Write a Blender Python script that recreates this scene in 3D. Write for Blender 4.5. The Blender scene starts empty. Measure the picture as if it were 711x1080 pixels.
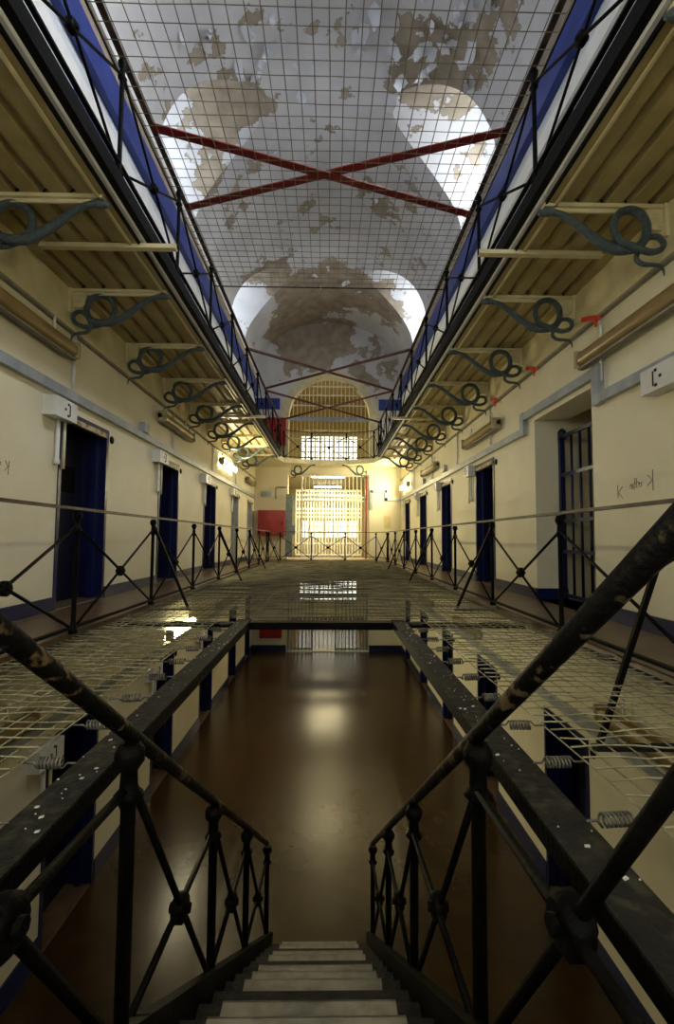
import bpy, math, random
from mathutils import Vector, Matrix
rnd = random.Random(7)
scn = bpy.context.scene
C = scn.collection
PI = math.pi

# ------------------------------------------------------------------ camera
EYE = 0.77
YAW, PITCH, ROLL = math.radians(.9), math.radians(3.3), math.radians(.4)
FW = Vector((math.sin(YAW)*math.cos(PITCH), math.cos(YAW)*math.cos(PITCH), math.sin(PITCH)))
RT = Vector((math.cos(YAW), -math.sin(YAW), 0)); UP = RT.cross(FW)
RT, UP = RT*math.cos(ROLL)+UP*math.sin(ROLL), UP*math.cos(ROLL)-RT*math.sin(ROLL)
cam = bpy.data.objects.new('camera', bpy.data.cameras.new('camera')); C.objects.link(cam)
m3 = Matrix((RT, UP, -FW)).transposed()
cam.matrix_world = Matrix.Translation((0, 0, EYE)) @ m3.to_4x4()
cam.data.sensor_fit = 'VERTICAL'; cam.data.sensor_height = 36; cam.data.lens = 36*484/1080
cam.data.clip_start = .02
scn.camera = cam

# ------------------------------------------------------------------ world, exposure, large lights
w = bpy.data.worlds.new('sky'); scn.world = w; w.use_nodes = True
w.node_tree.nodes['Background'].inputs[0].default_value = (.62, .75, 1, 1)
w.node_tree.nodes['Background'].inputs[1].default_value = 1.0
scn.view_settings.view_transform = 'Standard'; scn.view_settings.look = 'None'
scn.view_settings.gamma = 1; scn.view_settings.use_curve_mapping = False
scn.view_settings.exposure = 0.5
def area(name, loc, look, sx, sy, power, col):
    l = bpy.data.lights.new(name, 'AREA'); l.shape = 'RECTANGLE'; l.size = sx; l.size_y = sy
    l.energy = power; l.color = col
    o = bpy.data.objects.new(name, l); C.objects.link(o); o.location = loc
    o.rotation_euler = Vector(look).to_track_quat('-Z', 'Y').to_euler()
    return o
LUN = (2.6, 8.2, 13.8)              # centres of the lunette windows along the vault
for i, yc in enumerate(LUN):        # daylight through the lunette windows
    area('lunette_daylight', (-3.72, yc, 7.95), (1, 0, -.35), 1.5, 1.4, 9, (.85, .9, 1))
    area('lunette_daylight', (3.58, yc, 7.95), (-1, 0, -.7), 1.5, 1.4, (290, 50, 45)[i], (.90, .94, 1))
# fill light at the added, unseen window behind the camera
area('end_window_fill', (-.1, -3.85, 2.9), (0, 1, .02), 2.4, 4.4, 8, (1, .93, .74))

# ------------------------------------------------------------------ dimensions
XL, XR = -2.88, 2.72                # wall faces
RL, RR = -2.04, 1.93                # gallery railings
UL, UR = -1.79, 1.73                # upper gallery edges
YN, YE = -4.0, 17.4                 # near and far end walls
ZF, Z2, SOF = -3.45, 3.60, 3.47     # ground floor, upper gallery floor, its soffit
BL, BR, YB = -.77, .62, 4.5         # well opening
SIDE = {-1: 'red cupboard side', 1: 'barred gate side'}

# ------------------------------------------------------------------ materials
M = {}
def mat(name, c1, c2=None, rough=.6, scale=6, bump=0, bscale=40, metal=0, spec=.4, lo=.4, hi=.62, stretch=None, emit=None, es=0, detail=5):
    m = bpy.data.materials.new(name); m.use_nodes = True
    nt = m.node_tree; N = nt.nodes; L = nt.links; b = N['Principled BSDF']
    b.inputs['Roughness'].default_value = rough; b.inputs['Metallic'].default_value = metal
    b.inputs['Specular IOR Level'].default_value = spec
    tc = N.new('ShaderNodeTexCoord'); src = tc.outputs['Object']
    if stretch:
        mp = N.new('ShaderNodeMapping'); mp.inputs['Scale'].default_value = stretch
        L.new(src, mp.inputs[0]); src = mp.outputs[0]
    n = N.new('ShaderNodeTexNoise'); n.inputs['Scale'].default_value = scale; n.inputs['Detail'].default_value = detail
    L.new(src, n.inputs['Vector'])
    r = N.new('ShaderNodeValToRGB')
    r.color_ramp.elements[0].position = lo; r.color_ramp.elements[0].color = (*c1, 1)
    r.color_ramp.elements[1].position = hi; r.color_ramp.elements[1].color = (*(c2 or c1), 1)
    L.new(n.outputs[0], r.inputs[0]); L.new(r.outputs[0], b.inputs['Base Color'])
    if bump:
        n2 = N.new('ShaderNodeTexNoise'); n2.inputs['Scale'].default_value = bscale; n2.inputs['Detail'].default_value = 4
        L.new(src, n2.inputs['Vector'])
        bp = N.new('ShaderNodeBump'); bp.inputs['Strength'].default_value = bump; bp.inputs['Distance'].default_value = .02
        L.new(n2.outputs[0], bp.inputs['Height']); L.new(bp.outputs[0], b.inputs['Normal'])
    if es:
        b.inputs['Emission Color'].default_value = (*emit, 1); b.inputs['Emission Strength'].default_value = es
    M[name] = m; return m

def wall_mat(name, c1, c2, dirt):
    """painted brick: faint courses in relief, blotchy old paint, sparse dark scuffs"""
    m = mat(name, c1, c2, rough=.5, scale=1.3, lo=.35, hi=.7, spec=.35)
    nt = m.node_tree; N = nt.nodes; L = nt.links; b = N['Principled BSDF']
    tc = N.new('ShaderNodeTexCoord'); sx = N.new('ShaderNodeSeparateXYZ'); L.new(tc.outputs['Object'], sx.inputs[0])
    ad = N.new('ShaderNodeMath'); L.new(sx.outputs['X'], ad.inputs[0]); L.new(sx.outputs['Y'], ad.inputs[1])
    cb = N.new('ShaderNodeCombineXYZ'); L.new(ad.outputs[0], cb.inputs[0]); L.new(sx.outputs['Z'], cb.inputs[1])
    br = N.new('ShaderNodeTexBrick'); br.inputs['Scale'].default_value = 1
    br.inputs['Brick Width'].default_value = .24; br.inputs['Row Height'].default_value = .08
    br.inputs['Mortar Size'].default_value = .006; br.inputs['Mortar Smooth'].default_value = .8
    L.new(cb.outputs[0], br.inputs['Vector'])
    n2 = N.new('ShaderNodeTexNoise'); n2.inputs['Scale'].default_value = 30; n2.inputs['Detail'].default_value = 5
    L.new(tc.outputs['Object'], n2.inputs['Vector'])
    mx = N.new('ShaderNodeMath'); mx.operation = 'MULTIPLY_ADD'; mx.inputs[1].default_value = -.5
    L.new(br.outputs['Fac'], mx.inputs[0]); L.new(n2.outputs[0], mx.inputs[2])
    bp = N.new('ShaderNodeBump'); bp.inputs['Strength'].default_value = .12; bp.inputs['Distance'].default_value = .012
    L.new(mx.outputs[0], bp.inputs['Height']); L.new(bp.outputs[0], b.inputs['Normal'])
    n3 = N.new('ShaderNodeTexNoise'); n3.inputs['Scale'].default_value = 9; n3.inputs['Detail'].default_value = 8; n3.inputs['Roughness'].default_value = .75
    L.new(tc.outputs['Object'], n3.inputs['Vector'])
    r3 = N.new('ShaderNodeValToRGB'); r3.color_ramp.elements[0].position = .66; r3.color_ramp.elements[1].position = .74
    L.new(n3.outputs[0], r3.inputs[0])
    mi = N.new('ShaderNodeMix'); mi.data_type = 'RGBA'
    old = b.inputs['Base Color'].links[0].from_socket
    L.new(r3.outputs[0], mi.inputs[0]); L.new(old, mi.inputs[6]); mi.inputs[7].default_value = (*dirt, 1)
    L.new(mi.outputs[2], b.inputs['Base Color'])
    return m

wall_mat('cream_wall', (.70, .64, .45), (.79, .74, .56), (.42, .37, .26))
wall_mat('upper_wall', (.62, .66, .72), (.78, .80, .82), (.45, .42, .38))
mat('soffit', (.38, .31, .135), (.46, .38, .175), rough=.45, scale=3, bump=.15)
mat('cream_paint', (.66, .58, .34), (.74, .67, .43), rough=.4, scale=5, bump=.1)
mat('white_paint', (.86, .86, .85), (.78, .78, .76), rough=.4, scale=4)
mat('blue_paint', (.005, .008, .050), (.007, .012, .072), rough=.3, scale=4, bump=.05)
mat('blue_bright', (.012, .03, .20), (.02, .045, .26), rough=.4, scale=4)
mat('black_iron', (.0018, .0018, .0018), (.0045, .004, .0035), rough=.5, spec=.08, scale=14, bump=.25, bscale=60)
mat('worn_iron', (.0035, .003, .0027), (.12, .085, .04), rough=.5, spec=.15, scale=16, bump=.3, lo=.57, hi=.63, bscale=50)
mat('rail_top', (.03, .018, .014), (.09, .05, .033), rough=.4, scale=9, bump=.2)
mat('beam_dust', (.007, .007, .006), (.06, .055, .035), rough=.7, scale=22, bump=.4, lo=.5, hi=.8)
mat('wire_upper', (.16, .14, .09), (.24, .22, .15), rough=.5, scale=8)
mat('wire_dusty', (.10, .09, .055), (.24, .22, .13), rough=.6, scale=3)
mat('wire_lower', (.20, .185, .11), (.36, .34, .22), rough=.5, scale=8)
mat('spring_steel', (.10, .095, .08), (.2, .19, .16), rough=.45, metal=.4, scale=20)
mat('snake_iron', (.05, .075, .085), (.085, .115, .125), rough=.32, scale=40, bump=.6, bscale=130)
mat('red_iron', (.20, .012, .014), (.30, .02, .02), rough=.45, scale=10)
mat('shaded_red_iron', (.07, .012, .012), (.10, .02, .018), rough=.5, scale=10)  # the red iron again, coloured darker where the far bars go unlit
mat('red_cupboard', (.27, .008, .008), (.34, .012, .010), rough=.35, scale=3)
mat('orange_red', (.75, .06, .02), (.62, .05, .02), rough=.5)
mat('grey_trunking', (.30, .33, .37), (.40, .43, .46), rough=.35, scale=6, metal=.3)
mat('gallery_floor', (.10, .06, .035), (.15, .095, .055), rough=.35, scale=5, bump=.1)
mat('lino', (.030, .014, .004), (.052, .027, .008), rough=.27, scale=2.2, bump=.05, bscale=18, lo=.3, hi=.72, spec=.33)
mat('tread_dark', (.012, .011, .009), (.024, .021, .017), rough=.6, scale=12, bump=.3)
mat('nosing', (.42, .39, .30), (.32, .29, .22), rough=.5, scale=12)
mat('plaster', (.34, .27, .19), (.44, .36, .27), rough=.8, scale=4)  # brown of the shaded gap below the cornice, put in as colour
mat('paint_flake', (.72, .73, .76), (.62, .62, .64), rough=.7, scale=10)
mat('tube_off', (.24, .16, .055), (.32, .22, .085), rough=.3, scale=4, stretch=(3, .6, 3))
mat('tube_end', (.42, .36, .2), rough=.4)
mat('tube_lit', (1, 1, .9), emit=(1, .93, .62), es=22)
mat('box_white', (.74, .74, .72), (.68, .67, .62), rough=.35, scale=5)
mat('dark_hole', (.01, .01, .01))
mat('blue_shaded', (.002, .003, .014), (.003, .005, .022), rough=.4)  # blue door paint darkened to carry the shade deep in the doorways
mat('grey_door', (.40, .41, .42), (.46, .47, .48), rough=.4)
mat('gate_cream', (.80, .76, .58), (.72, .68, .48), rough=.35, scale=5)
mat('gate_steel', (.13, .17, .19), (.18, .22, .24), rough=.4)
mat('hall_wall', (.55, .49, .28), (.62, .56, .34), rough=.6)
mat('yellow_wall', (.36, .27, .07), (.42, .33, .10), rough=.6, scale=3)
mat('window_glow', (.9, .95, 1), emit=(.95, .96, .9), es=1.5)
mat('glass_daylight', (.9, .95, 1), emit=(.80, .9, 1), es=2.2)
mat('pencil', (.10, .09, .07))
mat('notice', (.72, .60, .30), (.66, .55, .28))
mat('lintel_worn', (.50, .42, .24), (.16, .10, .06), rough=.5, scale=14, lo=.45, hi=.6)
mat('cover_plate', (.22, .2, .16), (.3, .28, .22), rough=.6)

def vault_material():
    """old white distemper over brown plaster; the bare patches have shapes of their own"""
    m = mat('vault_paint', (.58, .57, .57), (.67, .66, .655), rough=.75, scale=1.2)
    nt = m.node_tree; N = nt.nodes; L = nt.links; b = N['Principled BSDF']
    tc = N.new('ShaderNodeTexCoord'); P = tc.outputs['Object']
    n = N.new('ShaderNodeTexNoise'); n.inputs['Scale'].default_value = 1.5; n.inputs['Detail'].default_value = 7; n.inputs['Roughness'].default_value = .62
    L.new(P, n.inputs['Vector'])
    acc = n.outputs[0]
    # patches of bare plaster: centre, radius, weight
    for (c, r, k) in [((-2.0, 8.1, 8.75), 1.1, .30), ((-2.5, 8.8, 8.2), .8, .2), ((1.5, 7.3, 8.75), 1.0, .24), ((2.2, 7.1, 8.3), 1.0, .20), ((2.4, 5.9, 8.1), .7, .14), ((2.3, 7.9, 8.7), .8, .2), ((-1.6, 6.6, 8.7), .8, .10), ((.2, 6.0, 9.1), .8, .13), ((.1, 7.0, 9.1), .6, .12),
                      ((-.3, 15.0, 9.0), 2.1, .34), ((-2.1, 13.5, 8.6), 1.3, .32), ((1.3, 15.0, 8.6), 1.7, .22),
                      ((-1.4, 16.6, 8.5), 1.5, .26), ((1.0, 10.6, 8.9), .8, .14), ((1.5, 17.3, 7.4), 1.5, .12), ((-.9, 17.3, 8.2), 1.6, .26), ((.3, 17.3, 8.6), 1.0, .2), ((-2.2, 10.2, 8.2), .7, .12)]:
        d = N.new('ShaderNodeVectorMath'); d.operation = 'DISTANCE'; L.new(P, d.inputs[0]); d.inputs[1].default_value = c
        mr = N.new('ShaderNodeMapRange'); mr.interpolation_type = 'SMOOTHSTEP'
        mr.inputs[1].default_value = r*.35; mr.inputs[2].default_value = r; mr.inputs[3].default_value = k; mr.inputs[4].default_value = 0
        L.new(d.outputs['Value'], mr.inputs[0])
        a = N.new('ShaderNodeMath'); L.new(acc, a.inputs[0]); L.new(mr.outputs[0], a.inputs[1]); acc = a.outputs[0]
    r = N.new('ShaderNodeValToRGB'); r.color_ramp.elements[0].position = .612; r.color_ramp.elements[1].position = .62
    L.new(acc, r.inputs[0])
    n2 = N.new('ShaderNodeTexNoise'); n2.inputs['Scale'].default_value = 3; n2.inputs['Detail'].default_value = 6; L.new(P, n2.inputs['Vector'])
    r2 = N.new('ShaderNodeValToRGB'); r2.color_ramp.elements[0].position = .35; r2.color_ramp.elements[0].color = (.27, .215, .15, 1)
    r2.color_ramp.elements[1].position = .7; r2.color_ramp.elements[1].color = (.42, .35, .26, 1); L.new(n2.outputs[0], r2.inputs[0])
    mi = N.new('ShaderNodeMix'); mi.data_type = 'RGBA'; old = b.inputs['Base Color'].links[0].from_socket
    L.new(r.outputs[0], mi.inputs[0]); L.new(old, mi.inputs[6]); L.new(r2.outputs[0], mi.inputs[7]); L.new(mi.outputs[2], b.inputs['Base Color'])
    bp = N.new('ShaderNodeBump'); bp.invert = True; bp.inputs['Strength'].default_value = .7; bp.inputs['Distance'].default_value = .03
    L.new(r.outputs[0], bp.inputs['Height']); L.new(bp.outputs[0], b.inputs['Normal'])
vault_material()

# ------------------------------------------------------------------ mesh builder
class MB:
    def __init__(s): s.v = []; s.f = []; s.sm = []
    def face(s, idx, smooth=False): s.f.append(idx); s.sm.append(smooth)
    def box(s, x0, x1, y0, y1, z0, z1):
        b = len(s.v)
        s.v += [(x, y, z) for z in (z0, z1) for y in (y0, y1) for x in (x0, x1)]
        for q in ((0, 2, 3, 1), (4, 5, 7, 6), (0, 1, 5, 4), (2, 6, 7, 3), (0, 4, 6, 2), (1, 3, 7, 5)):
            s.face([b+i for i in q])
        return s
    def bar(s, p, q, wd, ht, up=(0, 0, 1)):
        """rectangular bar from p to q, wd across, ht along up"""
        p, q = Vector(p), Vector(q); d = (q-p).normalized(); u = Vector(up)
        sx = d.cross(u)
        if sx.length < 1e-4: sx = d.cross(Vector((1, 0, 0)))
        sx.normalize(); u = sx.cross(d).normalized()
        b = len(s.v)
        for e in (p, q):
            for a, c in ((-1, -1), (1, -1), (1, 1), (-1, 1)):
                s.v.append(tuple(e+sx*(a*wd/2)+u*(c*ht/2)))
        for i in range(4): s.face([b+i, b+(i+1) % 4, b+4+(i+1) % 4, b+4+i])
        s.face([b+3, b+2, b+1, b]); s.face([b+4, b+5, b+6, b+7]); return s
    def tube(s, pts, r, n=8, caps=True, flat=1.0):
        pts = [Vector(p) for p in pts]; k = len(pts)
        rs = r if isinstance(r, (list, tuple)) else [r]*k
        t0 = (pts[1]-pts[0]).normalized()
        ref = Vector((0, 0, 1)) if abs(t0.z) < .9 else Vector((1, 0, 0))
        a = t0.cross(ref).normalized(); b0 = len(s.v)
        for i, p in enumerate(pts):
            t = (pts[min(i+1, k-1)]-pts[max(i-1, 0)]).normalized()
            a = (a-t*a.dot(t)).normalized(); c = t.cross(a)
            for j in range(n):
                th = 2*PI*j/n
                s.v.append(tuple(p+a*(math.cos(th)*rs[i]*flat)+c*(math.sin(th)*rs[i])))
        for i in range(k-1):
            for j in range(n):
                s.face([b0+i*n+j, b0+i*n+(j+1) % n, b0+(i+1)*n+(j+1) % n, b0+(i+1)*n+j], n > 4)
        if caps:
            s.face([b0+j for j in reversed(range(n))]); s.face([b0+(k-1)*n+j for j in range(n)])
        return s
    def lathe(s, prof, c=(0, 0, 0), n=10, axis='z'):
        """prof: list of (radius, height) along the axis"""
        b = len(s.v); c = Vector(c)
        for r, h in prof:
            for j in range(n):
                th = 2*PI*j/n; u, v_ = math.cos(th)*r, math.sin(th)*r
                d = {'z': (u, v_, h), 'x': (h, u, v_), 'y': (v_, h, u)}[axis]
                s.v.append(tuple(c+Vector(d)))
        for i in range(len(prof)-1):
            for j in range(n):
                s.face([b+i*n+j, b+i*n+(j+1) % n, b+(i+1)*n+(j+1) % n, b+(i+1)*n+j], True)
        s.face([b+j for j in reversed(range(n))]); s.face([b+(len(prof)-1)*n+j for j in range(n)]); return s
    def grid(s, rows, smooth=True):
        b = len(s.v); n = len(rows[0])
        for r in rows: s.v += [tuple(p) for p in r]
        for i in range(len(rows)-1):
            for j in range(n-1): s.face([b+i*n+j, b+i*n+j+1, b+(i+1)*n+j+1, b+(i+1)*n+j], smooth)
        return s
    def prism(s, poly, z0, z1):
        b = len(s.v); n = len(poly)
        s.v += [(x, y, z0) for x, y in poly]+[(x, y, z1) for x, y in poly]
        s.face([b+i for i in reversed(range(n))]); s.face([b+n+i for i in range(n)])
        for i in range(n): s.face([b+i, b+(i+1) % n, b+n+(i+1) % n, b+n+i])
        return s
    def build(s, name, m, parent=None, off=None):
        me = bpy.data.meshes.new(name)
        vs = s.v
        if off is None and parent is not None and parent.type == 'EMPTY': off = parent.location
        if off is not None and tuple(off) != (0, 0, 0): vs = [(v[0]-off[0], v[1]-off[1], v[2]-off[2]) for v in s.v]
        me.from_pydata(vs, [], s.f); me.polygons.foreach_set('use_smooth', s.sm)
        me.materials.append(M[m]); me.update()
        o = bpy.data.objects.new(name, me); C.objects.link(o)
        if parent is not None: o.parent = parent
        return o
def box(*a): return MB().box(*a)
def tag(o, label, cat=None, group=None, kind=None):
    o['label'] = label
    if cat: o['category'] = cat
    if group: o['group'] = group
    if kind: o['kind'] = kind
    return o
def thing(name, label, cat, loc=(0, 0, 0), group=None, kind=None):
    o = bpy.data.objects.new(name, None); C.objects.link(o); o.location = loc; o.empty_display_size = .1
    return tag(o, label, cat, group, kind)
def struct(o, label, cat): return tag(o, label, cat, None, 'structure')
def copy_tree(o, parent=None):
    c = o.copy(); C.objects.link(c)
    if parent is not None: c.parent = parent
    for ch in list(o.children): copy_tree(ch, c)
    return c
def ordinal(i): return ('first', 'second', 'third', 'fourth', 'fifth', 'sixth', 'seventh', 'eighth', 'ninth', 'tenth', 'eleventh', 'twelfth')[i]

# ------------------------------------------------------------------ floor and walls
f = MB(); f.box(-3.4, 3.3, YN, YE+.4, ZF-.1, ZF)
struct(f.build('floor', 'lino'), 'glossy brown lino floor of the ground storey below the nets', 'floor')

# doors: (y0, y1) per side; the wide opening with the gate is only on the middle storey
DL = [(-.75, .3), (2.05, 3.1), (4.86, 5.93), (7.7, 8.73), (10.48, 11.58), (13.42, 14.45), (16.0, 16.9)]
DR = [(-.6, .4), (2.0, 3.0), (4.67, 6.0), (7.5, 8.47), (10.15, 11.08), (12.8, 13.75), (15.5, 16.4)]
DRL = [(-.6, .4), (1.9, 2.9), (4.88, 5.86)]+DR[3:]
DH = 2.14
def wall_strip(mb, side, z0, z1, ops):
    xa, xb = (XL-.42, XL) if side < 0 else (XR, XR+.42)
    y = YN
    for (a, b, h) in ops:
        mb.box(xa, xb, y, a, z0, z1); mb.box(xa, xb, a, b, z0+h, z1); y = b
    mb.box(xa, xb, y, YE, z0, z1)
for side, nm in ((-1, 'wall_left'), (1, 'wall_right')):
    D = DL if side < 0 else DR
    lowD = DL if side < 0 else DRL
    mb = MB()
    wall_strip(mb, side, ZF, 0, [(a, b, DH) for a, b in lowD])
    wall_strip(mb, side, 0, Z2, [(a, b, 2.36 if (side > 0 and i == 2) else DH) for i, (a, b) in enumerate(D)])
    struct(mb.build(nm, 'cream_wall'), 'cream painted brick wall with cell doorways on the '+SIDE[side], 'wall')
    mb = MB(); wall_strip(mb, side, Z2, 7.0, [(a, b, DH) for a, b in lowD])
    xo = (XL-.52, XL-.42) if side < 0 else (XR+.42, XR+.52)
    struct(mb.build('wall_upper_'+('left' if side < 0 else 'right'), 'upper_wall'), 'pale whitewashed wall behind the top gallery on the '+SIDE[side], 'wall')

# end wall with its three openings (lower, middle, arched top)
mb = MB(); XA, XB = -1.6, 1.5; AC = (XA+XB)/2; AR = (XB-XA)/2; ASP = 5.42
for z0, z1, top in ((ZF, 0, -.85), (0, Z2, 3.2)):
    mb.box(XL-.42, XA, YE, YE+.35, z0, z1); mb.box(XB, XR+.42, YE, YE+.35, z0, z1); mb.box(XA, XB, YE, YE+.35, top, z1)
ew = mb.build('wall_far', 'cream_wall'); struct(ew, 'cream end wall with barred openings and the red cupboard', 'wall')
mb = MB(); ZT = 9.4
mb.box(XL-.42, XA, YE, YE+.35, Z2, ZT); mb.box(XB, XR+.42, YE, YE+.35, Z2, ZT)
n = 24
for i in range(n):
    t0, t1 = PI-PI*i/n, PI-PI*(i+1)/n
    xa, xb = AC+AR*math.cos(t0), AC+AR*math.cos(t1); za, zb = ASP+AR*math.sin(t0), ASP+AR*math.sin(t1)
    b = len(mb.v)
    mb.v += [(xa, YE, za), (xb, YE, zb), (xb, YE, ZT), (xa, YE, ZT), (xa, YE+.35, za), (xb, YE+.35, zb), (xb, YE+.35, ZT), (xa, YE+.35, ZT)]
    mb.face([b, b+1, b+2, b+3]); mb.face([b+7, b+6, b+5, b+4]); mb.face([b+4, b+5, b+1, b])
struct(mb.build('wall_far_upper', 'vault_paint'), 'peeling white gable wall with a tall arch above the top gallery', 'wall')
# wall behind the camera with a tall window added for fill light
mb = MB(); mb.box(XL-.42, -1.35, YN-.3, YN, ZF, 9.4); mb.box(1.15, XR+.42, YN-.3, YN, ZF, 9.4); mb.box(-1.35, 1.15, YN-.3, YN, ZF, .6); mb.box(-1.35, 1.15, YN-.3, YN, 5.2, 9.4)
struct(mb.build('wall_near', 'cream_wall'), 'cream end wall with one added fill window behind the stairhead', 'wall')
win = thing('window_7', 'tall barred end window behind the stairhead', 'window', (-.1, YN-.15, .6), kind='structure')
box(-1.35, 1.15, YN-.2, YN-.18, .6, 5.2).build('pane', 'glass_daylight', win)
for i in range(6): box(-1.35+i*.5-.02, -1.35+i*.5+.02, YN-.18, YN-.1, .6, 5.2).build('glazing_bar', 'white_paint', win)
for i in range(8): box(-1.35, 1.15, YN-.17, YN-.12, .6+i*.65, .64+i*.65).build('glazing_bar', 'white_paint', win)

# ------------------------------------------------------------------ vaulted ceiling with lunettes
VX, VR, VZ, VB = (XL+XR)/2, (XR-XL)/2, 7.0, 2.15
LR, LSP, SILL, XO = 1.0, 7.94, 7.15, 1.0   # lunette radius, spring, sill, tunnel depth past the wall line
def lun_h(y):
    for yc in LUN:
        if abs(y-yc) <= LR: return LSP+math.sqrt(max(LR*LR-(y-yc)**2, 0))
    return None
def hx(z): return VR*math.sqrt(max(1-((z-VZ)/VB)**2, 0))
ys = set(YN+(YE-YN)*i/90 for i in range(91))
for yc in LUN: ys |= {yc+LR*math.cos(PI*i/24) for i in range(25)}
ys = sorted(ys)
mb = MB()
NA = 14
def arc(side, a0, a1): return [(VX+side*VR*math.cos(a0+(a1-a0)*j/NA), VZ+VB*math.sin(a0+(a1-a0)*j/NA)) for j in range(NA+1)]
asill = math.asin((SILL-VZ)/VB)
for side in (-1, 1):
    def strip(sel):
        for y0, y1 in zip(ys[:-1], ys[1:]):
            ra, rb = sel(y0, y1)
            mb.grid([[(x, y0, z) for x, z in arc(side, *ra)], [(x, y1, z) for x, z in arc(side, *rb)]])
    strip(lambda a, b: ((0, asill), (0, asill)))
    def upper(a, b):
        inside = lun_h((a+b)/2) is not None
        def top(y):
            if not inside: return asill
            h = lun_h(min(max(y, min(LUN, key=lambda c: abs(c-y))-LR), min(LUN, key=lambda c: abs(c-y))+LR)) or LSP
            return math.asin(min((h-VZ)/VB, 1))
        return ((top(a), PI/2), (top(b), PI/2))
    strip(upper)
    for yc in LUN:
        prof = [(yc-LR, SILL+(LSP-SILL)*i/5) for i in range(5)]+[(yc-LR*math.cos(PI*i/24), LSP+LR*math.sin(PI*i/24)) for i in range(25)]+[(yc+LR, LSP-(LSP-SILL)*i/5) for i in range(1, 6)]
        rows = []
        for k in range(7):
            rows.append([(VX+side*(hx(z)+(VR+XO-hx(z))*k/6), y, z) for y, z in prof])
        mb.grid(rows)
        mb.face([len(mb.v)+i for i in range(4)]); mb.v += [(VX+side*hx(SILL), yc-LR, SILL), (VX+side*hx(SILL), yc+LR, SILL), (VX+side*(VR+XO), yc+LR, SILL), (VX+side*(VR+XO), yc-LR, SILL)]
ceil = mb.build('ceiling', 'vault_paint'); struct(ceil, 'white barrel vault with peeling paint and lunette windows', 'ceiling')
# curled flakes of paint hanging off the vault
flmesh = []
for k in range(6):
    m_ = MB(); rr = random.Random(k); w_ = .10+.05*rr.random(); cur = .9+rr.random()
    rows = []
    for i in range(6):
        t = i/5
        rows.append([(w_*(j/4-.5)*(1-.5*abs(t-.4))+.02*rr.random(), w_*1.3*(math.sin(cur*t)/cur)+.012*rr.random(), -w_*1.2*(1-math.cos(cur*t))/cur-.01) for j in range(5)])
    m_.grid(rows); flmesh.append(m_)
flproto = []
spots = [(-1.5, 7.0, 60), (1.5, 7.2, 110), (2.1, 5.9, 80), (-1.0, 7.4, 20), (2.2, 6.8, 40), (.9, 5.3, 30), (.2, 6.0, 14), (.1, 7.0, 10), (-1.5, 12.8, 10), (1.3, 14.2, 26), (-.6, 13.6, 16), (1.0, 10.6, 12), (0, 5.4, 10), (-1.6, 5.6, 14), (1.8, 4.4, 14), (-2.0, 9.2, 8)]
for (x, y, k) in spots:
    for i in range(max(3, k//4)):
        px, py = x+rnd.gauss(0, .42), y+rnd.gauss(0, .5)
        if abs(px-VX) > 2.5 or abs(px-VX) < .02: continue
        z = VZ+VB*math.sqrt(1-((px-VX)/VR)**2); h = lun_h(py)
        if h is not None and h > z-.02: continue
        kk = rnd.randrange(6)
        if len(flproto) <= kk:
            kk = len(flproto); o = flmesh[kk].build('paint_flake', 'paint_flake', ceil); flproto.append(o)
        else:
            o = flproto[kk].copy(); C.objects.link(o); o.parent = ceil
        o.location = (px, py, z-.004)
        a = math.atan2((px-VX)/VR**2, (z-VZ)/VB**2)
        o.rotation_euler = (Matrix.Rotation(a, 3, 'Y') @ Matrix.Rotation(rnd.uniform(0, 6.28), 3, 'Z')).to_euler()
        s_ = rnd.uniform(.7, 2.0); o.scale = (s_*rnd.uniform(.6, 1.1), s_, s_)
# lunette windows
k = 0
for yc in LUN:
    for side in (-1, 1):
        k += 1
        xw = VX+side*(VR+XO-.03)
        wn = thing('window_%d' % k, 'arched lunette window high in the vault, %s pair from the barred arch, on the %s' % (ordinal(2-LUN.index(yc)), SIDE[side]), 'window', (xw, yc, SILL), kind='structure')
        pr = [(yc-LR, SILL), (yc+LR, SILL)]+[(yc+LR*math.cos(PI*i/16), LSP+LR*math.sin(PI*i/16)) for i in range(17)]
        m_ = MB(); b = 0
        m_.v = [(xw+side*.02, y, z) for y, z in pr]+[(xw, y, z) for y, z in pr]; q = len(pr)
        m_.face(list(range(q))); m_.face([q+i for i in reversed(range(q))])
        for i in range(q): m_.face([i, (i+1) % q, q+(i+1) % q, q+i])
        m_.build('pane', 'glass_daylight', wn)
        for i in (-1, 0, 1): box(xw-side*.0-.025, xw+.025, yc+i*.5-.02, yc+i*.5+.02, SILL, LSP+math.sqrt(LR*LR-(i*.5)**2)).build('glazing_bar', 'white_paint', wn)
        for zz in (7.5, 7.94, 8.4): 
            hw = LR if zz < LSP else math.sqrt(LR*LR-(zz-LSP)**2)
            box(xw-.025, xw+.025, yc-hw, yc+hw, zz-.02, zz+.02).build('glazing_bar', 'white_paint', wn)
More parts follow.
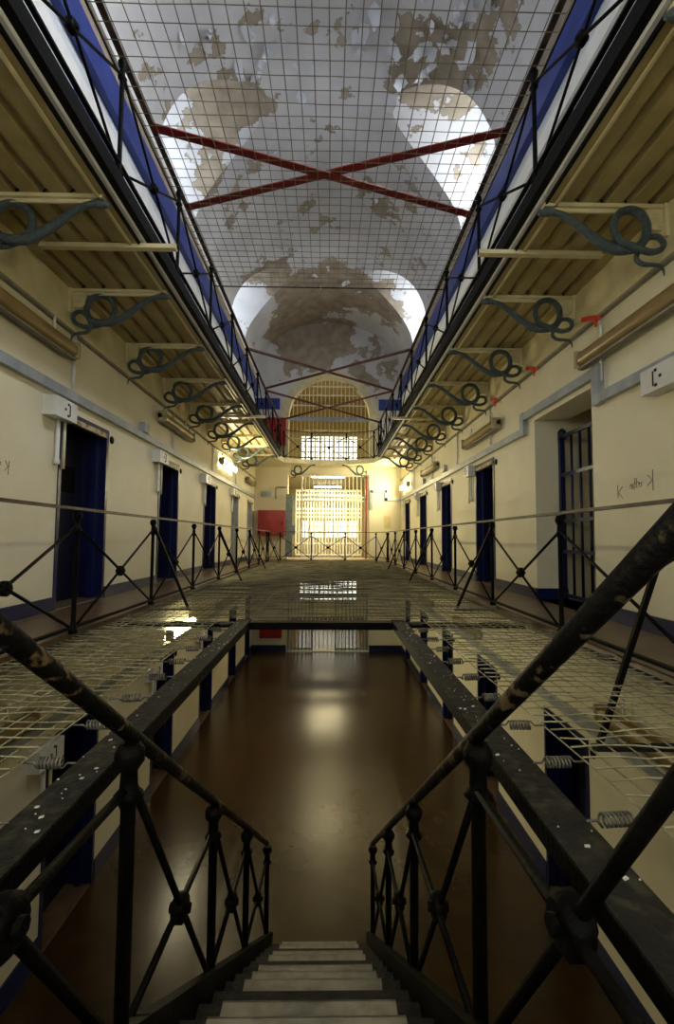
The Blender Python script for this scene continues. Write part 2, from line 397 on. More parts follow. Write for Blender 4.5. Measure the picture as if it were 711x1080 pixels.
# mouldings under the vault
tn = 0
def trim(mb, m, label):
    global tn
    tn += 1; return struct(mb.build('trim_%d' % tn, m), label, 'trim')
for s, X in ((-1, XL), (1, XR)):
    def sb(d0, d1, z0, z1): 
        a, b = X-s*d0, X-s*d1
        return box(min(a, b), max(a, b), YN, YE, z0, z1)
    trim(sb(-.01, .10, 6.20, 6.62), 'blue_bright', 'blue painted frieze beam under the vault on the '+SIDE[s])
    trim(sb(-.01, .06, 6.64, 6.80), 'plaster', 'brown band coloured as shade above the blue frieze on the '+SIDE[s])  # brown strip stands in for shade below the cornice
    trim(sb(-.01, .12, 6.84, 7.0), 'white_paint', 'white cornice moulding at the foot of the vault on the '+SIDE[s])
    trim(sb(-.01, .03, 5.78, 6.0), 'white_paint', 'pale band under the blue frieze on the '+SIDE[s])
    # bearer band below the upper gallery
    trim(sb(-.01, .028, 3.03, SOF), 'cream_paint', 'cream bearer ledge carrying the top gallery on the '+SIDE[s])
    trim(sb(-.01, .05, 3.00, 3.03), 'cover_plate', 'thin dark strip under the bearer ledge on the '+SIDE[s])
    trim(sb(-.01, .09, -.42, -.10), 'cream_paint', 'cream bearer ledge under the gallery walkway on the '+SIDE[s])

# skirting
def skirting(side, z0, ops, h, name, label):
    X = XL if side < 0 else XR; mb = MB(); y = YN
    a_, b_ = sorted((X, X-side*.02))
    for a, b in ops: mb.box(a_, b_, y, a, z0, z0+h); y = b
    mb.box(a_, b_, y, YE, z0, z0+h); struct(mb.build(name, 'blue_paint'), label, 'baseboard')
skirting(-1, 0, DL, .14, 'baseboard_left', 'dark blue skirting along the gallery on the red cupboard side')
skirting(1, 0, DR, .14, 'baseboard_right', 'dark blue skirting along the gallery on the barred gate side')
skirting(-1, ZF, DL, .24, 'baseboard_lower_left', 'dark blue skirting of the ground storey on the red cupboard side')
skirting(1, ZF, DRL, .24, 'baseboard_lower_right', 'dark blue skirting of the ground storey on the barred gate side')
mb = MB(); mb.box(XL, XA, YE-.02, YE, ZF, ZF+.24); mb.box(XB, XR, YE-.02, YE, ZF, ZF+.24)
struct(mb.build('baseboard_far', 'blue_paint'), 'dark blue skirting at the foot of the end wall', 'baseboard')

# ------------------------------------------------------------------ cell doors
dn = 0
def cell_door(side, z0, a, b, leaf, where):
    global dn
    dn += 1; X = XL if side < 0 else XR; sg = side
    d = thing('door_%d' % dn, where, 'door', (X, (a+b)/2, z0), kind='structure')
    def bx(d0, d1, y0, y1, za, zb): 
        p, q = sorted((X+sg*d0, X+sg*d1)); return box(p, q, y0, y1, z0+za, z0+zb)
    m_ = MB()   # jamb lining and architrave
    def add(*t):
        p, q = sorted((X+sg*t[0], X+sg*t[1])); m_.box(p, q, t[2], t[3], z0+t[4], z0+t[5])
    add(-.012, .40, a, a+.05, 0, DH); add(-.012, .40, b-.05, b, 0, DH); add(-.012, .40, a+.05, b-.05, DH-.05, DH)
    m_.build('door_frame', leaf, d)
    bx(.0, .40, a+.05, b-.05, 0, .008).build('threshold', 'gallery_floor', d)
    m_ = MB(); add(.10, .16, b-.10, b-.05, 0, DH-.05); add(.10, .16, a+.05, a+.10, 0, DH-.05); m_.build('door_stop', leaf, d)
    lf = bx(.30, .36, a+.05, b-.05, .01, DH-.05).build('door_leaf', 'blue_shaded' if leaf == 'blue_paint' else leaf, d)
    p = X+sg*.295
    m_ = MB()
    m_.box(min(p, X+sg*.302), max(p, X+sg*.302), a+.2, b-.2, z0+1.3, z0+1.62); 
    m_.build('inspection_hatch', 'black_iron', lf, off=d.location)
    MB().tube([(X+sg*.28, a+.12, z0+.95), (X+sg*.28, a+.30, z0+.95)], .018, 6).build('bolt', 'black_iron', lf, off=d.location)
    if z0 >= -1: bx(-.02, .04, a+.06, b-.06, DH-.11, DH-.05).build('lintel_strip', 'lintel_worn', d)
    # number disc on the wall
    if z0 < 3: MB().lathe([(.05, 0), (.05, .012), (.03, .02)] if side < 0 else [(.05, 0), (.05, -.012), (.03, -.02)], (X, b+.09 if side < 0 else a-.09, z0+2.04), 12, 'x').build('number_disc', 'black_iron', d)
for i, (a, b) in enumerate(DL):
    cell_door(-1, 0, a, b, 'grey_door' if i in (5, 6) else 'blue_paint', '%s cell doorway from the stairhead on the gallery, red cupboard side' % ordinal(i))
    cell_door(-1, ZF, a, b, 'blue_paint', '%s blue cell doorway from the stairhead on the ground storey, red cupboard side' % ordinal(i))
    cell_door(-1, Z2, a, b, 'blue_bright', '%s blue cell doorway from the stairhead on the top gallery, red cupboard side' % ordinal(i))
for i, (a, b) in enumerate(DR):
    if i != 2: cell_door(1, 0, a, b, 'blue_paint', '%s doorway from the stairhead on the gallery, barred gate side' % ordinal(i))
    a, b = DRL[i]
    cell_door(1, ZF, a, b, 'blue_paint', '%s blue cell doorway from the stairhead on the ground storey, barred gate side' % ordinal(i))
    cell_door(1, Z2, a, b, 'blue_bright', '%s blue cell doorway from the stairhead on the top gallery, barred gate side' % ordinal(i))

# wide opening with the barred gate and the passage behind it
a, b = DR[2]
mb = MB(); mb.box(XR+.42, 5.2, b+.0, b+.1, 0, 2.9); mb.box(XR+.42, 5.2, a-1.0, a-.9, 0, 2.9); mb.box(5.1, 5.2, a-1, b+.1, 0, 2.9)
mb.box(XR+.42, 5.2, a-1, b+.1, 2.8, 2.9)
struct(mb.build('wall_passage', 'cream_wall'), 'cream side passage behind the barred gate', 'wall')
struct(box(XR, 5.2, a-1, b+.1, -.1, 0).build('floor_passage', 'gallery_floor'), 'brown floor of the side passage behind the barred gate', 'floor')
mb = box(XR-.02, XR, a-.0, a+.001, 0, .1)
struct(box(XR, XR+.4, b-.02, b, 0, .14).build('baseboard_passage', 'blue_paint'), 'dark blue skirting on the reveal beside the barred gate', 'baseboard')
g = thing('barred_gate', 'dark blue barred steel gate standing in the wide doorway', 'gate', (XR+.34, (a+b)/2, 0))
gx = XR+.34
for yy in (a+.03, b-.03): box(gx-.03, gx+.03, yy-.03, yy+.03, .02, 2.16).build('gate_stile', 'blue_paint', g)
for zz in (.06, .62, 1.02, 1.13, 1.62, 2.13): box(gx-.02, gx+.02, a+.06, b-.06, zz-.022, zz+.022).build('crossbar', 'blue_paint', g)
yy = b-.28
while yy > a+.1: MB().tube([(gx, yy, .03), (gx, yy, 2.13)], .017, 8).build('bar', 'blue_paint', g); yy -= .2
MB().lathe([(.05, 2.10), (.055, 2.2), (.02, 2.24)], (gx, b-.05, 0), 10).build('hinge_cap', 'blue_paint', g)

# ------------------------------------------------------------------ walkways
YG = 16.55
def gallery_poly(edge_l, edge_r):
    return None
def walkway(name, poly, z0, z1, m, label):
    poly = [(min(max(x, XL+.004), XR-.004), min(max(y, YN+.004), YE-.004)) for x, y in poly]
    t = thing(name, label, 'walkway', (poly[0][0], poly[0][1], z0)); MB().prism(poly, z0, z1).build('deck', m, t); return t
wl = walkway('gallery_walkway', [(XL, YN), (RL-.03, YN), (RL-.03, 15.4), (-1.75, 16.3), (XL, 16.3)], -.10, 0, 'gallery_floor', 'brown gallery walkway along the cell doors on the red cupboard side')
wr = walkway('gallery_walkway', [(RR+.03, YN), (XR, YN), (XR, 16.3), (1.65, 16.3), (RR+.03, 15.4)], -.10, 0, 'gallery_floor', 'brown gallery walkway along the doorways on the barred gate side')
wf = walkway('gallery_walkway', [(XL, 16.3), (-1.75, 16.3), (-.62, YG), (.56, YG), (1.65, 16.3), (XR, 16.3), (XR, YE), (XL, YE)], -.10, 0, 'gallery_floor', 'brown cross walkway in front of the barred end opening')
wn = walkway('stairhead_landing', [(RL-.03, YN), (RR+.03, YN), (RR+.03, .36), (RL-.03, .36)], -.10, 0, 'gallery_floor', 'brown landing at the head of the stairs')
# upper gallery: corrugated soffit sheets between brackets
BY = [3.53+1.4*i for i in range(-4, 9)]
for side, X, U in ((-1, XL, UL), (1, XR, UR)):
    t = thing('top_gallery', 'tan corrugated underside of the top gallery on the '+SIDE[side], 'walkway', (X, YN, SOF))
    edges = [YN]+[y for y in BY if y > YN+.5]+[15.3]
    nr = 5; wd = abs(U-X)
    prof = []
    for k in range(nr):
        for (u, dz) in ((0, 0), (.62, 0), (.72, .05), (.90, .05)): prof.append((.006+(k+u)/nr*(wd-.006), dz))
    prof.append((wd, 0))
    for y0, y1 in zip(edges[:-1], edges[1:]):
        m_ = MB(); rows = [[(X-side*u, y, SOF+dz) for u, dz in prof] for y in (y0+.01, y1-.01)]
        m_.grid(rows, False); m_.build('soffit_sheet', 'soffit', t)
    a_, b_ = sorted((X-side*.005, U)); box(a_, b_, YN+.005, 15.4, SOF+.06, Z2).build('deck', 'gallery_floor', t)
    def fb(d0, d1, z0, z1): p, q = sorted((U+side*d0, U+side*d1)); return box(p, q, YN, 15.4, z0, z1)
    fb(.05, .07, SOF-.03, SOF).build('edge_angle', 'cream_paint', t)
    fb(-.01, .05, SOF-.008, SOF).build('edge_flange', 'soffit', t)
    fb(-.025, -.01, SOF-.02, SOF+.10).build('fascia', 'black_iron', t)
    fb(-.055, -.025, SOF+.015, SOF+.05).build('white_edge_strip', 'white_paint', t)
    fb(-.115, -.055, SOF+.05, Z2+.05).build('toe_plate', 'black_iron', t)
UC = [(UL, 15.4), (-1.65, 16.1), (-.68, YG-.1), (.58, YG-.1), (1.55, 16.1), (UR, 15.4)]
t = thing('top_gallery', 'curved cross gallery above the barred end opening', 'walkway', (-.1, YG, SOF))
MB().prism([(XL+.005, 15.4)]+UC+[(XR-.005, 15.4), (XR-.005, YE-.005), (XL+.005, YE-.005)], SOF+.0, Z2).build('deck', 'cream_paint', t)
for p, q in zip(UC[:-1], UC[1:]): MB().bar((*p, SOF+.05), (*q, SOF+.05), .05, .16).build('fascia', 'cream_paint', t)

# ------------------------------------------------------------------ railings
def post_prof(h, r=.019):
    return [(r*1.9, 0), (r*1.9, .02), (r*1.15, .05), (r, .12), (r, h-.20), (r*1.25, h-.185), (r*2.0, h-.165), (r*1.25, h-.145), (r*1.1, h-.09), (r*2.0, h-.06), (r*2.0, h-.035), (r*1.3, h-.01)]
POST = {}
def post(h, parent, loc, m='black_iron', r=.019):
    key = (round(h, 3), m, r)
    if key in POST: o = bpy.data.objects.new('post', POST[key]); C.objects.link(o); o.parent = parent
    else: o = MB().lathe(post_prof(h, r), n=8).build('post', m, parent, off=(0, 0, 0)); POST[key] = o.data
    o.location = Vector(loc)-parent.location
    return o
def railing(label, pts, h, group=None, zbot=.05, lower=.04, rail='rail_top', r=.019, braces=True, rr=.012, boss_r=.05, topw=.05, topt=.022, bottom=True, name='gallery_railing', round_top=None):
    """pts: base points of the posts in order; panels of crossed bars with a boss between them"""
    t = thing(name, label, 'railing', pts[0], group)
    P = [Vector(p) for p in pts]
    if round_top: MB().tube([p+Vector((0, 0, h)) for p in P], round_top, 8, flat=1.0).build('handrail', rail, t)
    else:
        for i in range(len(P)-1): MB().bar(P[i]+Vector((0, 0, h-.005)), P[i+1]+Vector((0, 0, h-.005)), topw, topt).build('handrail', rail, t)
    for p in P: post(h-.015, t, p, r=r)
    for i in range(len(P)-1):
        p, q = P[i], P[i+1]; d = (q-p); dh = Vector((d.x, d.y, 0)).normalized(); nrm = Vector((dh.y, -dh.x, 0))
        if bottom: MB().bar(p+Vector((0, 0, zbot)), q+Vector((0, 0, zbot)), .035, .02).build('bottom_rail', 'black_iron', t)
        if not braces: continue
        zu, zl = h-.16, lower
        a0, a1 = p+dh*.02+Vector((0, 0, zu)), q-dh*.02+Vector((0, 0, zl))
        b0, b1 = p+dh*.02+Vector((0, 0, zl)), q-dh*.02+Vector((0, 0, zu))
        MB().tube([a0+nrm*.006, a1+nrm*.006], rr, 6).build('brace', 'black_iron', t)
        MB().tube([b0-nrm*.006, b1-nrm*.006], rr, 6).build('brace', 'black_iron', t)
        c = (p+q)/2+Vector((0, 0, (zu+zl)/2))
        m_ = MB(); k = .028
        m_.tube([c-nrm*k, c-nrm*(k*.6), c+nrm*(k*.6), c+nrm*k], [boss_r*.75, boss_r, boss_r, boss_r*.75], 12)
        m_.tube([c-nrm*k*1.5, c+nrm*k*1.5], boss_r*.35, 8)
        m_.build('boss', 'black_iron', t)
    return t
SP = 1.6
PLy = [3.74+SP*i for i in range(-4, 8)]; PRy = [3.82+1.61*i for i in range(-4, 8)]
rl_ = railing('black gallery railing with crossed bars and round bosses on the red cupboard side', [(RL, y, 0) for y in PLy if y < 15.3]+[(RL, 15.4, 0)], 1.0)
rr_ = railing('black gallery railing with crossed bars and round bosses on the barred gate side', [(RR, y, 0) for y in PRy if y < 15.2]+[(RR, 15.4, 0)], 1.0)
rf_ = railing('black railing with crossed bars in front of the barred end opening, gallery level', [(RL, 15.4, 0), (-1.75, 16.3, 0), (-.66, YG, 0), (.56, YG, 0), (1.65, 16.3, 0), (RR, 15.4, 0)], 1.0, zbot=.12)
# raking struts out over the net
for t, X, s, ysr in ((rl_, RL, -1, (2.14, 5.34, 8.54, 11.74, 14.9)), (rr_, RR, 1, (2.55, 5.43, 8.65, 11.87, 15.0))):
    for i, y in enumerate(ysr):
        near = (s > 0 and i == 0)
        fx, fz = (X-s*.43, -.03) if not near else (1.47, -.33)
        st = MB().bar((X, y-.02, .94), (fx, y-.02, fz), .03, .022, up=(0, 1, 0)).build('raking_strut', 'black_iron', t)
        MB().bar((X+s*.02, y-.02, fz-.02), (fx-s*.03, y-.02, fz-.02), .06, .02).build('outrigger', 'beam_dust', st, off=t.location)
uy = [YN+.6+1.4*i for i in range(0, 14)]
for side, U in ((-1, UL), (1, UR)):
    railing('black top gallery railing under the vault on the '+SIDE[side], [(U-side*.085, y, Z2+.05) for y in BY if -2 < y < 14.9]+[(U-side*.085, 15.4, Z2+.05)], 1.0, zbot=.1, topw=.05)
railing('black railing of the curved cross gallery below the barred arch', [(x, y, Z2) for x, y in UC], 1.0, zbot=.06)

# ------------------------------------------------------------------ well frame, nets
t = thing('well_frame', 'black steel beams framing the stairwell opening between the nets', 'frame', ((BL+BR)/2, YB, -.25))
for X, s in ((BL, -1), (BR, 1)):
    b_ = box(min(X, X+s*.13), max(X, X+s*.13), .36, YB+.13, -.105, -.045).build('side_beam', 'black_iron', t)
    box(min(X, X+s*.13), max(X, X+s*.13), .36, YB+.13, -.045, -.035).build('dusty_top', 'beam_dust', b_, off=t.location)
b_ = box(BL, BR, YB, YB+.13, -.115, -.045).build('cross_beam', 'black_iron', t)
box(RL, BL-.13, YB+.02, YB+.07, -.10, -.05).build('cross_tie', 'black_iron', t)
box(BR+.13, RR, YB+.02, YB+.07, -.10, -.05).build('cross_tie', 'black_iron', t)
chips = MB(); rc = random.Random(3)
for i in range(150):
    s = rc.choice((-1, 1)); X = (BL if s < 0 else BR)+s*rc.uniform(.005, .125); y = rc.uniform(.6, YB); q = rc.choice((.0015, .0015, .002, .003, .006))
    chips.bar((X-q, y, -.031), (X+q, y+q*rc.uniform(-1, 1), -.031+q*.3), q*1.4, .003)
o = chips.build('fallen_paint_chips', 'paint_flake', t); o['kind'] = 'stuff'

def wire(mb, p, q, r, rr, seg=10, jit=.004, sag=0):
    p, q = Vector(p), Vector(q); pts = []
    for i in range(seg+1):
        u = i/seg; v = p.lerp(q, u)
        if 0 < i < seg: v += Vector((rr.uniform(-jit, jit), rr.uniform(-jit, jit), rr.uniform(-jit, jit)))
        v.z -= sag*4*u*(1-u); pts.append(v)
    mb.tube(pts, r, 4, caps=False)
rw = random.Random(11)
NZ = -.02; PIT = .08
def net(label, x0, x1, y0, y1, z, pit, r, m, name='safety_net', sagx=0, jit=.004):
    t = thing(name, label, 'net', ((x0+x1)/2, y0, z))
    mb = MB()
    nx = int((x1-x0)/pit); ny = int((y1-y0)/pit)
    for i in range(nx+1):
        x = x0+(x1-x0)*i/nx
        wire(mb, (x, y0, z), (x, y1, z), r, rw, max(8, int((y1-y0)/.4)), jit)
    mb.build('long_wires', m, t)['kind'] = 'stuff'
    mb = MB()
    for i in range(ny+1):
        y = y0+(y1-y0)*i/ny
        wire(mb, (x0, y, z+.006), (x1, y, z+.006), r, rw, 8, jit, sagx)
    mb.build('cross_wires', m, t)['kind'] = 'stuff'
    return t
nl = net('wire safety net strung beside the stairwell on the red cupboard side', RL+.05, BL-.30, .4, YB+.02, NZ, PIT, .0038, 'wire_lower', jit=.008)
nr_ = net('wire safety net strung beside the stairwell on the barred gate side', BR+.30, RR-.05, .4, YB+.02, NZ, PIT, .0038, 'wire_lower', jit=.008)
nf = net('wide dusty wire safety net filling the well beyond the cross beam', RL+.05, RR-.05, YB+.08, 16.4, NZ, PIT, .0038, 'wire_dusty', jit=.006)
nu = net('overhead wire safety net stretched between the top gallery railings', UL+.04, UR-.04, -.6, 6.75, 4.56, .122, .0042, 'wire_upper', jit=.005)
# edge cables
for t_, x in ((nl, RL+.05), (nr_, RR-.05)): MB().tube([(x, .4, NZ), (x, YB, NZ)], .008, 6).build('edge_cable', 'black_iron', t_)
for x in (UL+.03, UR-.03): MB().tube([(x, -.6, 4.56), (x, 6.75, 4.56)], .007, 6).build('edge_cable', 'black_iron', nu)
MB().tube([(UL+.03, 6.75, 4.56), (UR-.03, 6.75, 4.56)], .008, 6).build('edge_cable', 'black_iron', nu)
# coil springs between net edge and beam, and between net edge and railing
def spring_mesh():
    m_ = MB(); pts = []
    T = 7
    for i in range(T*10+1):
        a = 2*PI*i/10; u = i/(T*10); pts.append((.045+.09*u, math.cos(a)*.017, math.sin(a)*.017))
    m_.tube([(0, 0, 0), (.03, 0, 0)]+pts+[(.15, 0, 0), (.20, 0, 0)], .0042, 5)
    return m_
SPR = None
def spring(t_, loc, ang):
    global SPR
    if SPR is None:
        o = spring_mesh().build('coil_spring', 'spring_steel', t_, off=(0, 0, 0)); SPR = o.data
    else:
        o = bpy.data.objects.new('coil_spring', SPR); C.objects.link(o); o.parent = t_
    o.location = Vector(loc)-t_.location; o.rotation_euler = (rw.uniform(0, 6), 0, ang); o.scale = (1, 1, 1)
for i in range(12):
    y = .66+.335*i
    if y < YB: 
        spring(nl, (BL-.11, y, NZ), PI+rw.uniform(-.2, .2)); spring(nr_, (BR+.11, y, NZ), rw.uniform(-.2, .2))
for i in range(10):
    y = .9+.75*i
    spring(nl if y < YB else nf, (RL-.02, y, NZ), rw.uniform(-.3, .3)); spring(nr_ if y < YB else nf, (RR+.02, y, NZ), PI+rw.uniform(-.3, .3))

# ------------------------------------------------------------------ staircase
SL, SR = -.57, .43
YS0, NS = .42, 17; RISE = -ZF/NS; GO = (4.78-YS0)/(NS-1)
st = thing('staircase', 'steep dark staircase with pale nosing plates going down through the well', 'stairs', ((SL+SR)/2, 4.78, ZF))
for X in (SL, SR):
    m_ = MB(); m_.bar((X, YS0-.05, -.02), (X, 4.86, ZF+.10), .05, .26); m_.build('stringer', 'worn_iron' if 0 else 'black_iron', st)
bright = {2: 0, 3: 1, 6: 1, 7: 1, 9: 0, 10: 1, 11: 0, 13: 1, 14: 1, 16: 1, 15: 0}
for i in range(1, NS):
    z = -RISE*i; y = YS0+GO*(i-1)
    tr = box(SL+.03, SR-.03, y, y+GO+.03, z-.035, z).build('tread', 'tread_dark', st)
    if i in (16, 15, 13, 12, 10, 9, 8, 6, 5, 3):
        np_ = MB(); np_.box(SL+.13, SR-.13, y+GO-.075, y+GO+.034, z, z+.006); np_.box(SL+.13, SR-.13, y+GO+.03, y+GO+.036, z-.045, z+.006)
        o = np_.build('nosing_plate', 'nosing', tr, off=st.location)
        sc = MB()
        for xs in (-.25, 0, .25): sc.lathe([(.008, 0), (.008, .002)], ((SL+SR)/2+xs, y+GO-.02, z+.006), 6)
SLOPE = RISE/GO
ps = [.36, 1.44, 2.52, 3.57, 4.80]
for X, s in ((SL-.03, -1), (SR+.03, 1)):
    pts = [(X, y, -(y-.42)*SLOPE*.985-.02) for y in ps]
    tr_ = railing('black stair balustrade with worn iron handrail on the '+SIDE[s], pts, .94, rail='worn_iron', r=.023, rr=.014, boss_r=.055, bottom=False, name='stair_balustrade', round_top=.023, lower=.06)

# ------------------------------------------------------------------ snake brackets
def catmull(P, k=6):
    out = []
    for i in range(len(P)-1):
        p0, p1, p2, p3 = P[max(i-1, 0)], P[i], P[i+1], P[min(i+2, len(P)-1)]
        for j in range(k):
            t = j/k
            out.append(tuple(.5*(2*b+(c-a)*t+(2*a-5*b+4*c-d)*t*t+(3*b-a-3*c+d)*t**3) for a, b, c, d in zip(p0, p1, p2, p3)))
    out.append(P[-1]); return out
def make_bracket():
    t = thing('snake_bracket', 'x', 'bracket')
    # path in (u from wall, y offset, d below soffit, radius)
    cu, cd, cr = .33, -.205, .158
    K = [(1.14, 0, -.075, .013), (1.10, 0, -.062, .027), (1.05, 0, -.060, .030), (.99, 0, -.064, .022), (.90, 0, -.095, .024), (.78, 0, -.175, .028), (.66, 0, -.262, .032), (.54, 0, -.335, .035), (.44, 0, -.365, .036)]
    for i in range(0, 11):   # the large ring: bottom, wall side, top, well side, bottom again
        a = math.radians(-90-i*36*1.0); K.append((cu+cr*math.cos(a), -.0+.045*i/10, cd+cr*math.sin(a), .034-.0009*i))
    K += [(.27, .045, -.385, .024), (.16, .03, -.40, .023), (.06, .02, -.37, .022), (.025, .01, -.31, .021), (.06, 0, -.255, .021), (.13, -.01, -.25, .02), (.19, -.02, -.30, .02), (.235, -.02, -.37, .019), (.25, -.02, -.43, .018),
          (.20, -.01, -.475, .017), (.11, 0, -.485, .015), (.05, 0, -.495, .012), (.025, 0, -.53, .009), (.02, 0, -.575, .004)]
    C4 = catmull(K, 4)
    MB().tube([(u, y, d) for u, y, d, r in C4], [max(r*1.15, .003) for u, y, d, r in C4], 8).build('snake', 'snake_iron', t)
    m_ = MB(); m_.box(.0, 1.10, -.035, .035, -.03, 0); m_.box(0, 1.08, -.008, .008, -.06, -.03); m_.build('flange_bar', 'cream_paint', t)
    m_ = MB(); m_.box(0, .03, -.05, .05, -.27, 0)
    m_.box(.03, .17, -.015, .015, -.20, -.03)
    q = m_.build('wall_plate', 'cream_paint', t)
    m_ = MB()
    for (u, d, r) in ((.10, -.10, .045), (.10, -.10, .018), (.05, -.16, .02), (.15, -.16, .02), (.15, -.05, .02)):
        for s in (-1, 1): m_.tube([(u+r*math.cos(a*PI/5), s*.017, d+r*math.sin(a*PI/5)) for a in range(11)], .006, 5)
    m_.build('cast_rosette', 'cream_paint', t)
    return t
proto = make_bracket()
first = True
for side, X in ((-1, XL), (1, XR)):
    ys_ = [y for y in BY if 0 < y < 15]
    for i, y in enumerate(ys_):
        o = proto if first else copy_tree(proto); first = False
        o.location = (X-side*.03, y, SOF); o.rotation_euler = (0, 0, 0 if side < 0 else PI); o.scale = (.945 if side < 0 else .90, 1, 1)
        tag(o, 'dark snake-shaped iron bracket under the top gallery, %s from the stairhead, %s' % (ordinal(i), SIDE[side]), 'bracket', 'snake brackets under the top gallery')
for i, x in enumerate((-1.15, 1.05)):
    o = copy_tree(proto); o.location = (x+(-.3 if i == 0 else .3), YE-.25 if 0 else YG+.15, SOF-.006); o.rotation_euler = (0, 0, math.radians(-18) if i == 0 else PI+math.radians(18)); o.scale = (.85, 1, 1)
    tag(o, 'dark snake-shaped iron bracket below the curved cross gallery, %s' % SIDE[-1 if i == 0 else 1], 'bracket', 'snake brackets under the top gallery')
# short cream outrigger bars poking past the gallery edge
for side, U, X in ((-1, UL, XL), (1, UR, XR)):
    for i, y in enumerate((4.1, 10.0)):
        p, q = sorted((X-side*.2, U-side*.36))
        o = MB().box(p, q, y-.03, y+.03, SOF-.06, SOF-.045); 
        o.box(p, q, y-.006, y+.006, SOF-.045, SOF-.005)
        tag(o.build('tee_bar', 'cream_paint'), 'cream steel tee bar poking past the %s gallery edge, %s' % (('near the stairhead' if i == 0 else 'far from the stairhead'), SIDE[side]), 'bar', 'tee bars under the top gallery')
# cross braces over the upper net
for i, (y0, y1, m, mm, lab) in enumerate(((4.12, 5.2, 'red_iron', .095, 'red crossed flat bars lying over the overhead net'), (9.2, 11.75, 'shaded_red_iron', .05, 'red crossed bars with shade in their colour, spanning the top galleries beyond the overhead net'), (11.85, 15.0, 'shaded_red_iron', .05, 'red crossed bars with shade in their colour, spanning the top galleries nearest the barred arch'))):
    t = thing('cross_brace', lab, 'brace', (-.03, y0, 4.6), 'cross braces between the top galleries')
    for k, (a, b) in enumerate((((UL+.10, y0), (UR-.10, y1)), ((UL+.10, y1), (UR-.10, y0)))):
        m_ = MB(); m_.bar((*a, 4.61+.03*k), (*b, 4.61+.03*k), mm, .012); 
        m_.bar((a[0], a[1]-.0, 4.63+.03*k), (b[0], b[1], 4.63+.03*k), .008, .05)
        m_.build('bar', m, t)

# ------------------------------------------------------------------ fluorescent fittings, trunking, boxes
def fitting(side, y0, y1, z, lit, label):
    X = XL if side < 0 else XR; s = -side
    t = thing('fluorescent_light', label, 'light', (X, (y0+y1)/2, z), 'wall lights along the walls')
    def bx(d0, d1, ya, yb, za, zb): p, q = sorted((X+s*d0, X+s*d1)); return box(p, q, ya, yb, za, zb)
    bx(.02, .08, y0, y1, z-.02, z+.05).build('spine', 'tube_end', t)
    m_ = MB(); n = 10; rows = []
    for yy in (y0+.03, y1-.03): rows.append([(X+s*(.08+.07*math.sin(PI*i/n)), yy, z+.085*math.cos(PI*i/n)) for i in range(n+1)])
    m_.grid(rows); b0 = len(m_.v); m_.v += rows[0]+rows[1]
    m_.face([b0+i for i in range(n+1)]); m_.face([b0+2*n+1-i for i in range(n+1)])
    m_.build('diffuser', 'tube_lit' if lit else 'tube_off', t)
    for yy in (y0, y1-.03): bx(.02, .16, yy, yy+.03, z-.09, z+.09).build('end_cap', 'tube_end', t)
    bx(.06, .12, y0, y1, z-.105, z-.085).build('lower_rail', 'cover_plate', t)
    for yy in (y0+.3, y1-.3): MB().tube([(X+s*.05, yy, z+.05), (X+s*.05, yy, z+.24)], .014, 6).build('hanger', 'white_paint', t)
    if lit:
        l = bpy.data.lights.new('fluorescent_glow', 'AREA'); l.shape = 'RECTANGLE'; l.size = y1-y0; l.size_y = .15; l.energy = lit; l.color = (1, .86, .5)
        o = bpy.data.objects.new('fluorescent_glow', l); C.objects.link(o); o.location = (s*.17, 0, 0); o.parent = t
        o.rotation_euler = Vector((s, 0, 0)).to_track_quat('-Z', 'Z').to_euler()
        o.rotation_euler = (PI/2, 0, -PI/2 if s > 0 else PI/2)
fitting(-1, 3.3, 4.92, 2.78, 0, 'unlit brown fluorescent fitting nearest the stairhead, red cupboard side')
fitting(-1, 7.55, 9.2, 2.78, 0, 'unlit brown fluorescent fitting in the middle of the gallery, red cupboard side')
fitting(-1, 11.75, 13.4, 2.75, 75, 'glowing fluorescent fitting above the pale door, red cupboard side')
fitting(-1, 15.5, 16.9, 2.75, 0, 'unlit brown fluorescent fitting beside the end wall, red cupboard side')
fitting(-1, -1.4, .2, 2.75, 16, 'added fluorescent fill fitting behind the stairhead, red cupboard side')  # out of view, added to warm the near walls and soffits
fitting(1, -1.4, .2, 2.62, 16, 'glowing fluorescent fitting behind the stairhead, barred gate side')  # its added twin on the opposite wall, also out of view
fitting(1, 3.1, 4.7, 2.66, 0, 'unlit brown fluorescent fitting nearest the stairhead, barred gate side')
fitting(1, 7.15, 8.85, 2.62, 0, 'unlit brown fluorescent fitting in the middle of the gallery, barred gate side')
fitting(1, 11.3, 12.9, 2.62, 0, 'unlit brown fluorescent fitting beyond the middle of the gallery, barred gate side')
fitting(1, 15.3, 16.8, 2.62, 60, 'glowing fluorescent fitting beside the end wall, barred gate side')
for s, z in ((-1, ZF+2.5), (1, ZF+2.55)):
    for i, (y0, y1) in enumerate(((2.9, 4.5), (8.2, 9.6), (11.9, 13.3))):
        fitting(s, y0, y1, z, 30 if (s < 0 and i == 1) else 0, '%s fluorescent fitting from the stairhead on the ground storey, %s' % (ordinal(i), SIDE[s]))

